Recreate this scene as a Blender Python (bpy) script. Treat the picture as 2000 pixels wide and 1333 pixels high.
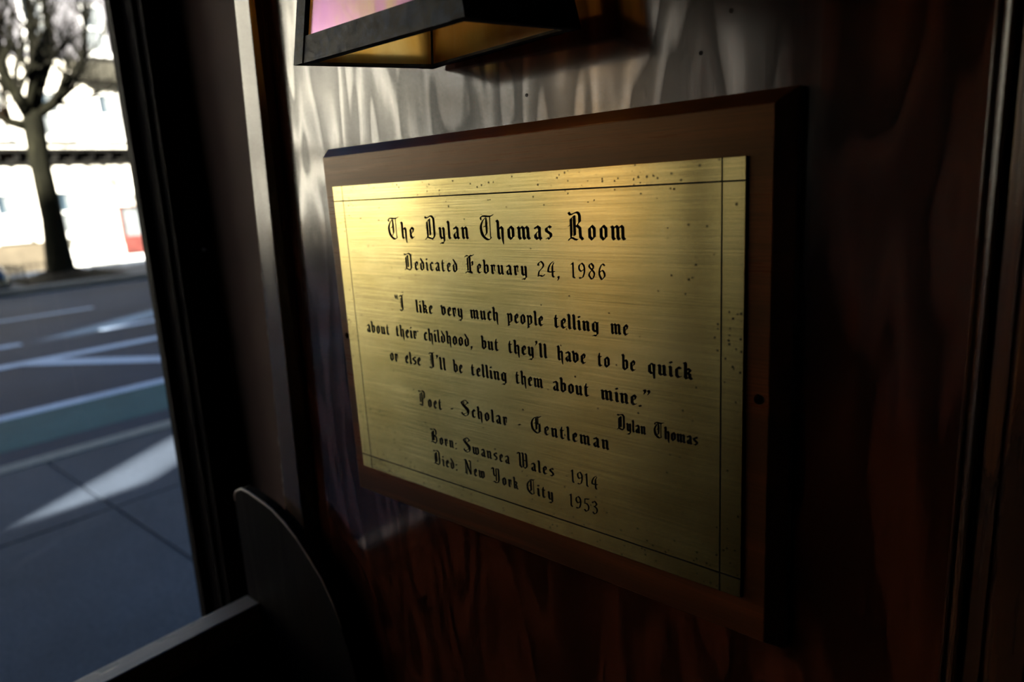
import bpy, bmesh, math, random
from mathutils import Vector, Matrix, noise

# ------------------------------------------------------------------ clearing
for o in list(bpy.data.objects):
    bpy.data.objects.remove(o, do_unlink=True)
SC = bpy.context.scene
COL = SC.collection
random.seed(7)

# ------------------------------------------------------------------ camera
cam = bpy.data.cameras.new('camera')
cam.sensor_width = 36.0
cam.lens = 24.544
cam.clip_start = 0.02
cam.clip_end = 300
cam.dof.use_dof = True
cam.dof.focus_distance = 0.51
cam.dof.aperture_fstop = 4.6
camo = bpy.data.objects.new('camera', cam)
COL.objects.link(camo)
camo.matrix_world = Matrix(((0.7520, -0.1001, 0.6515, 0.5678),
                            (0.6565, 0.2021, -0.7268, -0.3943),
                            (-0.0590, 0.9742, 0.2177, 1.5415),
                            (0, 0, 0, 1)))
SC.camera = camo

# ------------------------------------------------------------------ sky, sun, exposure
W = bpy.data.worlds.new('world')
SC.world = W
W.use_nodes = True
wn = W.node_tree
sky = wn.nodes.new('ShaderNodeTexSky')
sky.sky_type = 'NISHITA'
sky.sun_disc = False
sky.sun_elevation = math.radians(28)
sky.sun_rotation = math.radians(148.5)
sky.air_density = 1.2
bg = wn.nodes['Background']
hs = wn.nodes.new('ShaderNodeHueSaturation')
hs.inputs['Saturation'].default_value = 1.35
wn.links.new(sky.outputs[0], hs.inputs['Color'])
wn.links.new(hs.outputs[0], bg.inputs[0])
bg.inputs[1].default_value = 0.41

SUN_DIR = Vector((-0.52 * math.cos(math.radians(28)), 0.85 * math.cos(math.radians(28)), -math.sin(math.radians(28))))
sl = bpy.data.lights.new('sun', 'SUN')
sl.energy = 56.0
sl.color = (1.0, 0.93, 0.80)
sl.angle = math.radians(0.7)
so = bpy.data.objects.new('sun', sl)
so.rotation_euler = SUN_DIR.to_track_quat('-Z', 'Y').to_euler()
so.location = (6, -8, 20)
COL.objects.link(so)

SC.view_settings.view_transform = 'Standard'
SC.view_settings.look = 'None'
SC.view_settings.gamma = 1.0
SC.view_settings.use_curve_mapping = False
SC.view_settings.exposure = 0.0

# ------------------------------------------------------------------ node helpers
class NT:
    def __init__(s, name):
        s.m = bpy.data.materials.new(name)
        s.m.use_nodes = True
        s.t = s.m.node_tree
        s.b = s.t.nodes['Principled BSDF']
        s.out = s.t.nodes['Material Output']
    def n(s, typ, **kw):
        d = s.t.nodes.new(typ)
        for k, v in kw.items():
            setattr(d, k, v)
        return d
    def l(s, a, b):
        s.t.links.new(a, b)
    def set(s, **kw):
        for k, v in kw.items():
            i = s.b.inputs[k.replace('_', ' ')]
            if hasattr(v, 'is_linked') or hasattr(v, 'links'):
                s.l(v, i)
            elif isinstance(v, tuple):
                i.default_value = v + (1,) if len(v) == 3 else v
            else:
                i.default_value = v
        return s
    def coord(s, scale=(1, 1, 1), kind='Object', rot=(0, 0, 0), loc=(0, 0, 0)):
        tc = s.n('ShaderNodeTexCoord')
        mp = s.n('ShaderNodeMapping')
        s.l(tc.outputs[kind], mp.inputs[0])
        mp.inputs['Scale'].default_value = scale
        mp.inputs['Rotation'].default_value = rot
        mp.inputs['Location'].default_value = loc
        return mp.outputs[0]
    def noise(s, vec, scale=1, detail=3, rough=.5, dist=0):
        d = s.n('ShaderNodeTexNoise')
        s.l(vec, d.inputs['Vector'])
        d.inputs['Scale'].default_value = scale
        d.inputs['Detail'].default_value = detail
        d.inputs['Roughness'].default_value = rough
        d.inputs['Distortion'].default_value = dist
        return d.outputs['Fac']
    def voro(s, vec, scale=1, rnd=1.0):
        d = s.n('ShaderNodeTexVoronoi')
        s.l(vec, d.inputs['Vector'])
        d.inputs['Scale'].default_value = scale
        d.inputs['Randomness'].default_value = rnd
        return d.outputs['Distance']
    def math(s, op, a, b=None, c=None):
        d = s.n('ShaderNodeMath', operation=op)
        for i, v in enumerate((a, b, c)):
            if v is None:
                continue
            if hasattr(v, 'links'):
                s.l(v, d.inputs[i])
            else:
                d.inputs[i].default_value = v
        return d.outputs[0]
    def ramp(s, fac, stops, interp='LINEAR'):
        d = s.n('ShaderNodeValToRGB')
        d.color_ramp.interpolation = interp
        e = d.color_ramp.elements
        while len(e) < len(stops):
            e.new(0.5)
        for i, (p, c) in enumerate(stops):
            e[i].position = p
            e[i].color = (c + (1,)) if isinstance(c, tuple) else (c, c, c, 1)
        s.l(fac, d.inputs[0])
        return d.outputs[0]
    def mix(s, fac, a, b, mode='MIX'):
        d = s.n('ShaderNodeMix', data_type='RGBA', blend_type=mode)
        for i, v in ((0, fac), (6, a), (7, b)):
            if hasattr(v, 'links'):
                s.l(v, d.inputs[i])
            elif isinstance(v, tuple):
                d.inputs[i].default_value = v + (1,)
            else:
                d.inputs[i].default_value = v
        return d.outputs[2]
    def bump(s, h, strength=.3, dist=.001):
        d = s.n('ShaderNodeBump')
        d.inputs['Strength'].default_value = strength
        d.inputs['Distance'].default_value = dist
        s.l(h, d.inputs['Height'])
        s.l(d.outputs[0], s.b.inputs['Normal'])
        return d

def plain(name, col, rough=.5, metal=0.0, spec=.5, var=.25, scale=6.0, bump=0.0):
    t = NT(name)
    v = t.coord()
    n = t.noise(v, scale, 4, .6)
    k = t.ramp(n, [(.3, 1 - var), (.7, 1 + var)])
    t.set(Base_Color=t.mix(1.0, tuple(col), k, 'MULTIPLY'), Roughness=rough, Metallic=metal)
    t.b.inputs['Specular IOR Level'].default_value = spec
    if bump:
        t.bump(t.noise(v, scale * 12, 4, .6), bump, .002)
    return t.m

def wood(name, dark, light, axis='z', freq=9, bands=9.0, rough=(.28, .42), fiber=260, spec=.5, bump=.25, cathedral=.09, gloss=None):
    """stained wood: contour lines of a stretched noise make the flame figure, fine fibres on top"""
    t = NT(name)
    sc = [freq, freq, freq]
    i = 'xyz'.index(axis)
    sc[i] = freq * cathedral
    h = t.noise(t.coord(tuple(sc)), 1.0, 2.5, .45, .15)
    w = t.math('FRACT', t.math('MULTIPLY', h, bands))
    g = t.ramp(w, [(0, 0.0), (.42, .25), (.72, 1.0), (.90, .75), (1.0, 0.0)])
    sf = [fiber, fiber, fiber]
    sf[i] = fiber * .02
    f = t.noise(t.coord(tuple(sf)), 1.0, 3, .6)
    fr = t.ramp(f, [(.30, 0.0), (.62, 1.0)])
    k = t.math('MULTIPLY', t.math('ADD', t.math('MULTIPLY', g, .8), .2), t.math('ADD', t.math('MULTIPLY', fr, .6), .4))
    t.set(Base_Color=t.mix(k, tuple(dark), tuple(light)))
    t.l(t.math('ADD', t.math('MULTIPLY', k, rough[0] - rough[1]), rough[1]), t.b.inputs['Roughness'])
    t.b.inputs['Specular IOR Level'].default_value = spec
    if gloss:      # early and late wood take the varnish differently
        t.l(t.math('ADD', t.math('MULTIPLY', g, gloss[1] - gloss[0]), gloss[0]), t.b.inputs['Specular IOR Level'])
    hb = t.math('ADD', t.math('MULTIPLY', f, .6), t.math('MULTIPLY', g, .35))
    t.bump(hb, bump, .0006)
    return t.m

# ------------------------------------------------------------------ materials
M = {}
M['plywood'] = wood('stained_plywood', (.0025, .0012, .001), (.058, .0148, .0065), 'z', 14, 9.0, (.10, .16), 230, .75, .05, .22, (.28, 1.0))
M['plywood'].node_tree.nodes['Principled BSDF'].inputs['IOR'].default_value = 1.72
M['trim'] = wood('dark_stained_trim', (.007, .003, .002), (.045, .018, .008), 'z', 20, 6.0, (.14, .3), 400, .5, .3)
M['batten'] = wood('worn_batten', (.014, .008, .005), (.055, .034, .021), 'z', 26, 5.0, (.13, .24), 420, .7, .06)
M['casing'] = wood('black_stained_casing', (.0016, .0010, .0010), (.0045, .0026, .0022), 'z', 20, 6.0, (.6, .75), 400, .03, .2)
M['walnut'] = wood('walnut_board', (.010, .0032, .0014), (.075, .021, .0068), 'x', 30, 3.0, (.26, .40), 900, .38, .15, .05)
M['walnut'].node_tree.nodes['Principled BSDF'].inputs['Specular Tint'].default_value = (1.0, .64, .32, 1)
M['bench'] = wood('bench_wood', (.0012, .0008, .0008), (.0035, .0021, .0018), 'z', 18, 5.0, (.45, .6), 320, .03, .3)
M['floor'] = wood('floor_boards', (.010, .005, .003), (.035, .016, .008), 'y', 9, 5.0, (.4, .55), 200, .3, .2)
M['ceiling'] = plain('ceiling_paint', (.16, .12, .09), .8)
M['roomwall'] = plain('dark_room_paint', (.12, .09, .06), .8)
M['brown'] = plain('brown_wall_paint', (.055, .030, .021), .7, 0, .12, .12, 9, .06)
M['caulk'] = plain('old_caulk', (.16, .14, .12), .7, 0, .4, .4, 150, .4)
M['ink'] = plain('black_engraving_fill', (.004, .004, .005), .95, 0, .03, .1)
M['steel'] = plain('dull_steel', (.35, .38, .45), .3, 1.0)
M['darkiron'] = plain('dark_iron', (.02, .02, .022), .5, .6)

def rail_wood():
    t = NT('worn_bench_rail')
    f = t.noise(t.coord((300, 8, 300)), 1, 3, .6)
    n = t.noise(t.coord((40, 22, 40)), 1, 3, .6)
    gouge = t.ramp(n, [(.62, 1.0), (.67, .05)])
    c = t.mix(t.ramp(f, [(.3, 0.0), (.7, 1.0)]), (.018, .011, .007), (.048, .032, .022))
    t.set(Base_Color=t.mix(1.0, c, gouge, 'MULTIPLY'), Roughness=.45)
    t.bump(t.math('ADD', gouge, t.math('MULTIPLY', f, .3)), .3, .001)
    return t.m
M['rail'] = rail_wood()
M['wornlit'] = plain('worn_lit_wood', (.16, .115, .095), .5, 0, .4, .4, 60)  # pale tone holds the edge highlight along with the wear

def brass():
    t = NT('brushed_brass')
    fine = t.noise(t.coord((14, 1, 2600)), 1.0, 3, .6)
    mid = t.noise(t.coord((5, 1, 800), loc=(3, 0, 1)), 1.0, 3, .6)
    cloud = t.noise(t.coord((14, 14, 30)), 1.0, 3, .6)
    c0 = t.mix(t.ramp(cloud, [(.3, 0.0), (.75, 1.0)]), (.72, .585, .225), (.81, .69, .31))
    lines = t.math('ADD', t.math('MULTIPLY', fine, .7), t.math('MULTIPLY', mid, .5))
    c1 = t.mix(1.0, c0, t.ramp(lines, [(.42, .62), (.76, 1.08)]), 'MULTIPLY')
    # corrosion specks, gathered near the edges of the plate
    tc = t.n('ShaderNodeTexCoord')
    sx = t.n('ShaderNodeSeparateXYZ')
    t.l(tc.outputs['Object'], sx.inputs[0])
    ex = t.math('SUBTRACT', .2, t.math('ABSOLUTE', sx.outputs[0]))
    ez = t.math('SUBTRACT', .13975, t.math('ABSOLUTE', sx.outputs[2]))
    e = t.math('MINIMUM', ex, ez)
    edge = t.ramp(t.math('MULTIPLY', e, 20.0), [(0.0, 1.0), (.45, .25), (1.0, .05)])
    patch = t.ramp(t.noise(t.coord((22, 22, 22), loc=(5, 2, 9)), 1, 2, .5), [(.42, 0.0), (.68, 1.0)])
    dens = t.math('MULTIPLY', edge, t.math('ADD', t.math('MULTIPLY', patch, .9), .12))
    vo = t.n('ShaderNodeTexVoronoi')
    t.l(t.coord((420, 420, 420)), vo.inputs['Vector'])
    vo.inputs['Scale'].default_value = 1.0
    sep = t.n('ShaderNodeSeparateColor')
    t.l(vo.outputs['Color'], sep.inputs[0])
    on = t.math('LESS_THAN', sep.outputs[0], t.math('MULTIPLY', dens, .95))
    dot = t.math('LESS_THAN', vo.outputs['Distance'], t.math('MULTIPLY', sep.outputs[1], .36))
    speck = t.math('MULTIPLY', on, dot)
    # a few larger pits
    vo2 = t.n('ShaderNodeTexVoronoi')
    t.l(t.coord((55, 55, 55), loc=(.31, .2, .6)), vo2.inputs['Vector'])
    vo2.inputs['Scale'].default_value = 1.0
    sep2 = t.n('ShaderNodeSeparateColor')
    t.l(vo2.outputs['Color'], sep2.inputs[0])
    pit = t.math('MULTIPLY', t.math('LESS_THAN', sep2.outputs[0], .10), t.math('LESS_THAN', vo2.outputs['Distance'], .055))
    bad = t.math('MAXIMUM', speck, pit)
    t.set(Base_Color=t.mix(t.math('MULTIPLY', bad, .85), c1, (.05, .035, .015)), Metallic=1.0)
    t.l(t.math('ADD', t.math('MULTIPLY', cloud, .06), .185), t.b.inputs['Roughness'])
    t.b.inputs['Anisotropic'].default_value = .93
    tg = t.n('ShaderNodeTangent', direction_type='UV_MAP')
    tg.uv_map = 'UVMap'
    t.l(tg.outputs[0], t.b.inputs['Tangent'])
    t.bump(lines, .05, .0003)
    return t.m
M['brass'] = brass()

def patina():
    t = NT('patinated_copper')
    v = t.coord((1, 1, 1))
    a = t.noise(v, 80, 5, .65, .6)
    b = t.noise(v, 160, 4, .6)
    c = t.ramp(a, [(.38, (.0012, .0016, .0025)), (.5, (.003, .0062, .012)), (.64, (.012, .026, .056))])
    t.set(Base_Color=c, Metallic=.0, Specular_IOR_Level=.12)
    t.l(t.ramp(b, [(.3, .40), (.7, .62)]), t.b.inputs['Roughness'])
    t.bump(b, .35, .0008)
    return t.m
M['patina'] = patina()

def art_glass():
    t = NT('iridescent_art_glass')
    t.t.nodes.remove(t.b)
    v = t.coord((34, 34, 10))
    a = t.noise(v, 1.0, 4, .6, .8)
    streak = t.noise(t.coord((160, 160, 9)), 1.0, 3, .6)
    face = t.ramp(a, [(.30, (.72, .36, .86)), (.48, (.82, .46, .78)), (.60, (.86, .70, .50)), (.72, (.90, .88, .62))])
    face = t.mix(1.0, face, t.ramp(streak, [(.3, .92), (.7, 1.12)]), 'MULTIPLY')
    amber = t.ramp(a, [(.3, (.80, .52, .18)), (.7, (.97, .80, .46))])
    geo = t.n('ShaderNodeNewGeometry')
    # the two skins of the pane: iridised outside, amber inside
    dif = t.n('ShaderNodeBsdfDiffuse')
    tra = t.n('ShaderNodeBsdfTranslucent')
    glo = t.n('ShaderNodeBsdfGlossy')
    glo.inputs['Roughness'].default_value = .24
    t.l(face, glo.inputs[0])
    uv = t.n('ShaderNodeAttribute')
    uv.attribute_name = 'outer'
    t.l(t.mix(uv.outputs['Fac'], t.mix(.4, amber, (.30, .15, .03)), face), dif.inputs[0])
    t.l(t.mix(uv.outputs['Fac'], amber, (.96, .90, .78)), tra.inputs[0])
    m1 = t.n('ShaderNodeMixShader')
    t.l(t.math('SUBTRACT', .95, t.math('MULTIPLY', uv.outputs['Fac'], .15)), m1.inputs[0])
    t.l(dif.outputs[0], m1.inputs[1]); t.l(tra.outputs[0], m1.inputs[2])
    m2 = t.n('ShaderNodeMixShader')
    t.l(t.math('ADD', .06, t.math('MULTIPLY', uv.outputs['Fac'], .34)), m2.inputs[0])
    t.l(m1.outputs[0], m2.inputs[1]); t.l(glo.outputs[0], m2.inputs[2])
    bp = t.n('ShaderNodeBump'); bp.inputs['Strength'].default_value = .25; bp.inputs['Distance'].default_value = .001
    t.l(a, bp.inputs['Height'])
    for d in (dif, glo):
        t.l(bp.outputs[0], d.inputs['Normal'])
    t.l(m2.outputs[0], t.out.inputs[0])
    return t.m
M['artglass'] = art_glass()

def amber_glass():
    t = NT('streaky_amber_glass')
    t.t.nodes.remove(t.b)
    a = t.noise(t.coord((40, 40, 14)), 1.0, 4, .6, .8)
    f = t.noise(t.coord((230, 230, 120)), 1.0, 3, .6)
    amber = t.ramp(a, [(.3, (.92, .66, .26)), (.7, (1.0, .86, .52))])
    tra = t.n('ShaderNodeBsdfTranslucent'); t.l(amber, tra.inputs[0])
    trn = t.n('ShaderNodeBsdfTransparent'); t.l(amber, trn.inputs[0])
    glo = t.n('ShaderNodeBsdfGlossy'); glo.inputs['Roughness'].default_value = .18; glo.inputs[0].default_value = (1, .86, .6, 1)
    bp = t.n('ShaderNodeBump'); bp.inputs['Strength'].default_value = .5; bp.inputs['Distance'].default_value = .001
    t.l(f, bp.inputs['Height']); t.l(bp.outputs[0], glo.inputs['Normal'])
    m1 = t.n('ShaderNodeMixShader'); m1.inputs[0].default_value = .30
    t.l(tra.outputs[0], m1.inputs[1]); t.l(trn.outputs[0], m1.inputs[2])
    m2 = t.n('ShaderNodeMixShader'); m2.inputs[0].default_value = .07
    t.l(m1.outputs[0], m2.inputs[1]); t.l(glo.outputs[0], m2.inputs[2])
    t.l(m2.outputs[0], t.out.inputs[0])
    return t.m
M['amber'] = amber_glass()

def clear_glass(name, tint=(.97, .98, .98), ior=1.5):
    t = NT(name)
    t.t.nodes.remove(t.b)
    tr = t.n('ShaderNodeBsdfTransparent'); tr.inputs[0].default_value = tint + (1,)
    gl = t.n('ShaderNodeBsdfGlossy'); gl.inputs['Roughness'].default_value = .02
    fr = t.n('ShaderNodeFresnel'); fr.inputs[0].default_value = ior
    mx = t.n('ShaderNodeMixShader')
    ge = t.n('ShaderNodeNewGeometry')
    t.l(t.math('MULTIPLY', fr.outputs[0], t.math('SUBTRACT', 1.0, ge.outputs['Backfacing'])), mx.inputs[0]); t.l(tr.outputs[0], mx.inputs[1]); t.l(gl.outputs[0], mx.inputs[2])
    t.l(mx.outputs[0], t.out.inputs[0])
    return t.m
M['glass'] = clear_glass('window_glass')

def emit(name, col, strength):
    t = NT(name)
    t.set(Base_Color=tuple(col), Roughness=.3)
    t.b.inputs['Emission Color'].default_value = tuple(col) + (1,)
    t.b.inputs['Emission Strength'].default_value = strength
    return t.m
M['bulb'] = emit('warm_bulb', (1.0, .55, .18), 6.0)

# outdoors
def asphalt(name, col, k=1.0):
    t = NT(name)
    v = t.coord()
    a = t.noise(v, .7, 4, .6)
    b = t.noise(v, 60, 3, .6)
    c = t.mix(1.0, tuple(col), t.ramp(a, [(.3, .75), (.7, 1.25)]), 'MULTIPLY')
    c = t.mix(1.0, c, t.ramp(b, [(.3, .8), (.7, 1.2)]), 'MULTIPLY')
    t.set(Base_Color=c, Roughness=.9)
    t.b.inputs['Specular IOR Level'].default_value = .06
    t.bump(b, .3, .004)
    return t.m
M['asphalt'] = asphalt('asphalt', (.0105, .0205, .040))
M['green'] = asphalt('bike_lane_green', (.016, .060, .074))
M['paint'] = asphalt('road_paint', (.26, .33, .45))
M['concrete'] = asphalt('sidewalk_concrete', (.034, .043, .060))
M['kerb'] = asphalt('kerb_stone', (.13, .135, .135))
M['soil'] = plain('tree_pit_soil', (.004, .0035, .003), .95, 0, .05)
M['facade'] = plain('cream_facade', (.90, .86, .75), .8, 0, .3, .10, .8, .1)
M['stone'] = plain('beige_stone_base', (.10, .082, .056), .8, 0, .3, .3, 1.5)
M['lilac'] = plain('grey_lilac_render', (.16, .155, .17), .8, 0, .3, .35, 2.2)
M['greystone'] = plain('grey_stone_facade', (.052, .048, .036), .8, 0, .3, .25, 1.2)
M['ochre'] = plain('ochre_brick_facade', (.19, .108, .030), .8, 0, .3, .25, 1.2)
M['brownstone'] = plain('brown_brick_facade', (.026, .020, .014), .8, 0, .3, .25, 1.2, .2)
M['ledge'] = plain('dark_ledge', (.006, .0055, .0045), .7, 0, .2, .6, 3)
M['sill'] = plain('white_sill', (.85, .85, .82), .6)
M['pane'] = plain('far_pane', (.035, .055, .075), .3, 0, .3, .5, 1.5)
M['blind'] = plain('pale_blind', (.15, .165, .175), .7)
M['red'] = plain('faded_red_paint', (.12, .03, .025), .6, 0, .4, .4, 4)
M['bark'] = NT('bark')
_b = M['bark']
_n = _b.noise(_b.coord((9, 9, 2.0)), 1.0, 5, .65, .4)
_b.set(Base_Color=_b.ramp(_n, [(.3, (.003, .003, .002)), (.55, (.0065, .0064, .004)), (.75, (.013, .0127, .0075))]), Roughness=.95, Specular_IOR_Level=.04)
_b.bump(_n, .5, .02)
M['bark'] = _b.m
M['twig'] = plain('twig_bark', (.010, .0095, .007), .95, 0, .04)
M['carpaint'] = plain('navy_car_paint', (.012, .016, .035), .25, 0, .6, .1)
M['rubber'] = plain('tyre_rubber', (.012, .012, .013), .8)
M['lampglass'] = plain('headlight_lens', (.6, .65, .7), .15, 0, .8, .1)

# ------------------------------------------------------------------ mesh helpers
WL = {}     # world location of every object that is a parent

class MB:
    def __init__(s):
        s.v = []
        s.f = []
    def add(s, vs, fs):
        k = len(s.v)
        s.v += [tuple(p) for p in vs]
        s.f += [tuple(i + k for i in f) for f in fs]
        return s
    def box(s, a, b):
        (x0, y0, z0), (x1, y1, z1) = a, b
        return s.hexa([(x0, y0, z0), (x1, y0, z0), (x1, y1, z0), (x0, y1, z0), (x0, y0, z1), (x1, y0, z1), (x1, y1, z1), (x0, y1, z1)])
    def hexa(s, p):
        return s.add(p, [(0, 3, 2, 1), (4, 5, 6, 7), (0, 1, 5, 4), (1, 2, 6, 5), (2, 3, 7, 6), (3, 0, 4, 7)])
    def loft(s, rings, caps=True):
        n = len(rings[0])
        k = len(s.v)
        for r in rings:
            s.v += [tuple(p) for p in r]
        for i in range(len(rings) - 1):
            for j in range(n):
                a, b = k + i * n + j, k + i * n + (j + 1) % n
                s.f.append((a, b, b + n, a + n))
        if caps:
            s.f.append(tuple(k + j for j in reversed(range(n))))
            s.f.append(tuple(k + (len(rings) - 1) * n + j for j in range(n)))
        return s
    def tube(s, pts, rad, n=8):
        pts = [Vector(p) for p in pts]
        rs = rad if isinstance(rad, (list, tuple)) else [rad] * len(pts)
        rings = []
        up = Vector((0.31, 0.17, 0.93))
        for i, p in enumerate(pts):
            d = (pts[min(i + 1, len(pts) - 1)] - pts[max(i - 1, 0)]).normalized()
            u = d.cross(up)
            if u.length < .05:
                u = d.cross(Vector((1, 0, 0)))
            u.normalize()
            w = d.cross(u)
            rings.append([p + (u * math.cos(2 * math.pi * j / n) + w * math.sin(2 * math.pi * j / n)) * rs[i] for j in range(n)])
        return s.loft(rings)
    def disc(s, c, r, y0, y1, n=20):
        a = [(c[0] + r * math.cos(2 * math.pi * j / n), y0, c[1] + r * math.sin(2 * math.pi * j / n)) for j in range(n)]
        b = [(x, y1, z) for x, _, z in a]
        return s.loft([a, b])
    def build(s, name, m, parent=None, origin=None, smooth=False, bevel=0):
        if origin is None:
            lo = [min(p[i] for p in s.v) for i in range(3)]
            hi = [max(p[i] for p in s.v) for i in range(3)]
            origin = ((lo[0] + hi[0]) / 2, (lo[1] + hi[1]) / 2, (lo[2] + hi[2]) / 2) if parent else ((lo[0] + hi[0]) / 2, (lo[1] + hi[1]) / 2, lo[2])
        og = Vector(origin)
        me = bpy.data.meshes.new(name)
        me.from_pydata([tuple(Vector(p) - og) for p in s.v], [], s.f)
        me.validate()
        bm = bmesh.new()
        bm.from_mesh(me)
        bmesh.ops.recalc_face_normals(bm, faces=bm.faces)
        if bevel:
            bmesh.ops.bevel(bm, geom=list(bm.edges), offset=bevel, segments=2, affect='EDGES', profile=.5)
        bm.to_mesh(me)
        bm.free()
        if smooth:
            for p in me.polygons:
                p.use_smooth = True
        me.materials.append(m)
        o = bpy.data.objects.new(name, me)
        COL.objects.link(o)
        if parent is not None:
            o.parent = parent
            o.location = og - WL[parent.name]
        else:
            o.location = og
        WL[o.name] = og
        return o

def tag(o, label=None, cat=None, group=None, kind=None):
    for k, v in (('label', label), ('category', cat), ('group', group), ('kind', kind)):
        if v:
            o[k] = v
    return o

def empty(name, loc, label=None, cat=None, group=None):
    o = bpy.data.objects.new(name, None)
    o.empty_display_size = .05
    COL.objects.link(o)
    o.location = loc
    WL[o.name] = Vector(loc)
    return tag(o, label, cat, group)

def struct(o):
    o['kind'] = 'structure'
    return o

# ------------------------------------------------------------------ the room
YW = 0.022          # face of the plywood wall that carries the plaque
YA = 0.115          # back of the shallow window recess left of the plywood
XW = -0.500         # inner face of the window wall
XO = -0.620         # its outer face
struct(MB().box((-.150, YW, 0), (4.0, YA + .08, 2.8)).build('wall_back', M['plywood']))
struct(MB().box((XO, YA, 0), (-.150, YA + .08, 2.8)).build('wall_corner', M['brown']))
struct(MB().box((XO, -2.8, -.10), (4.1, YA + .1, 0.0)).build('floor', M['floor']))
struct(MB().box((XO, -2.8, 2.8), (4.1, YA + .1, 2.95)).build('ceiling', M['ceiling']))
struct(MB().box((4.0, -2.7, 0), (4.1, YA, 2.8)).build('wall_right', M['roomwall']))
struct(MB().box((XO, -2.8, 0), (4.1, -2.7, 2.8)).build('wall_front', M['roomwall']))

WY0, WY1, WZ0, WZ1 = -2.45, .075, .70, 2.12     # window opening in the left wall
wl = MB()
wl.box((XO, -2.7, 0), (XW, YA, WZ0))
wl.box((XO, -2.7, WZ1), (XW, YA, 2.8))
wl.box((XO, -2.7, WZ0), (XW, WY0, WZ1))
wl.box((XO, WY1, WZ0), (XW, YA, WZ1))
struct(wl.build('wall_left', M['roomwall']))

def clampz(z, lo=.85, hi=2.0):
    return min(max(z, lo), hi)
def y_stile(z):                       # the old frame leans a little
    return .0424 - (1.83 - clampz(z)) * .0143
ZS = (WZ0, .85, 2.0, WZ1)
win = struct(empty('window_1', (-.54, -.78, WZ0)))
def leaning(x0, x1, yf0, yf1, zs=ZS):
    return MB().loft([[(x0, yf0(z), z), (x1, yf0(z), z), (x1, yf1(z), z), (x0, yf1(z), z)] for z in zs])
leaning(-.560, -.542, y_stile, lambda z: WY1).build('sash_stile', M['casing'], win)
MB().box((-.560, WY0, WZ0), (-.525, WY0 + .05, WZ1)).build('sash_stile', M['casing'], win)
MB().box((-.560, -1.92, WZ0), (-.525, -1.74, WZ1)).build('sash_mullion', M['casing'], win)
MB().box((-.560, WY0 + .05, WZ0), (-.525, .02, WZ0 + .07)).build('sash_rail', M['casing'], win)
MB().box((-.560, WY0 + .05, WZ1 - .07), (-.525, .044, WZ1)).build('sash_rail', M['casing'], win)
MB().box((-.545, WY0 + .04, WZ0 + .06), (-.541, .050, WZ1 - .06)).build('glass_pane', M['glass'], win)
leaning(-.542, -.505, lambda z: y_stile(z) + .014, lambda z: WY1).build('window_stop', M['casing'], win)
def y_band(z):
    return .0952 - (1.82 - clampz(z)) * .022
def y_cas1(z):
    return .1472 - (1.834 - clampz(z)) * .053
leaning(-.505, XW + .012, lambda z: y_stile(z) + .020, y_band, (WZ0, .85, 2.0, WZ1)).build('window_casing', M['casing'], win)
leaning(XW, XW + .006, y_band, lambda z: YA - .0005, (0.0, .85, 2.0, 2.8)).build('casing_backband', M['casing'], win)
MB().box((XW, WY0 - .08, .62), (XW + .012, WY0 + .01, 2.20)).build('window_casing', M['casing'], win)
MB().box((XW, WY0 + .01, WZ1 - .01), (XW + .012, .06, 2.20)).build('window_casing', M['casing'], win)
MB().tube([(XW + .005, .0985, 1.4735), (XW + .010, .0985, 1.4735)], .0024, 12).build('casing_screw', M['steel'], win)

# end batten of the plywood
def batten_ring(z):
    k = (1.737 - clampz(z, 1.05, 1.95)) / .256
    return [(-.109 - .012 * k, YW, z), (-.1101 - .0145 * k, .004, z), (-.1392 - .0185 * k, .004, z), (-.1392 - .0185 * k, YW, z)]
struct(MB().loft([batten_ring(z) for z in (0, 1.05, 1.95, 2.8)]).build('trim_1', M['batten'], bevel=.0012))
# rough paint and caulk built up along the outer edge of the batten
pts, rad = [], []
z = .95
while z < 1.95:
    r_ = batten_ring(z)[2]
    pts.append((r_[0] - .0004, r_[1] + .003, z))
    rad.append(.0016 + .0014 * abs(noise.noise((0, 3, z * 60))))
    z += .006
struct(MB().tube(pts, rad, 6).build('trim_2', M['caulk']))
# moulding at the right of the panel: fillet, bead, cove and flat
prof = [(.5100, YW), (.5100, .0195), (.5108, .0186), (.5118, .0188), (.5122, .0205), (.5135, .0208)]
for i in range(9):
    a = math.pi * (1 - i / 8)
    prof.append((.5168 + .0032 * math.cos(a), .0190 - .0062 * math.sin(a)))
prof += [(.5203, .0205), (.5215, .0190), (.5222, .0150), (.5290, .0135), (.5300, .0155), (.5312, .0150), (.5325, .0120), (.5480, .0110), (.5500, .0130), (.5500, YW)]
struct(MB().loft([[(x, y, z) for x, y in prof] for z in (0, 2.8)]).build('trim_3', M['trim']))

# old nail holes in the plywood
for (x, z) in ((.2237, 1.6053), (.3806, 1.6326), (.3617, 1.6125)):
    struct(MB().disc((x, z), .0013, YW - .0004, YW + .002, 12).build('nail', M['darkiron']))

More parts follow.
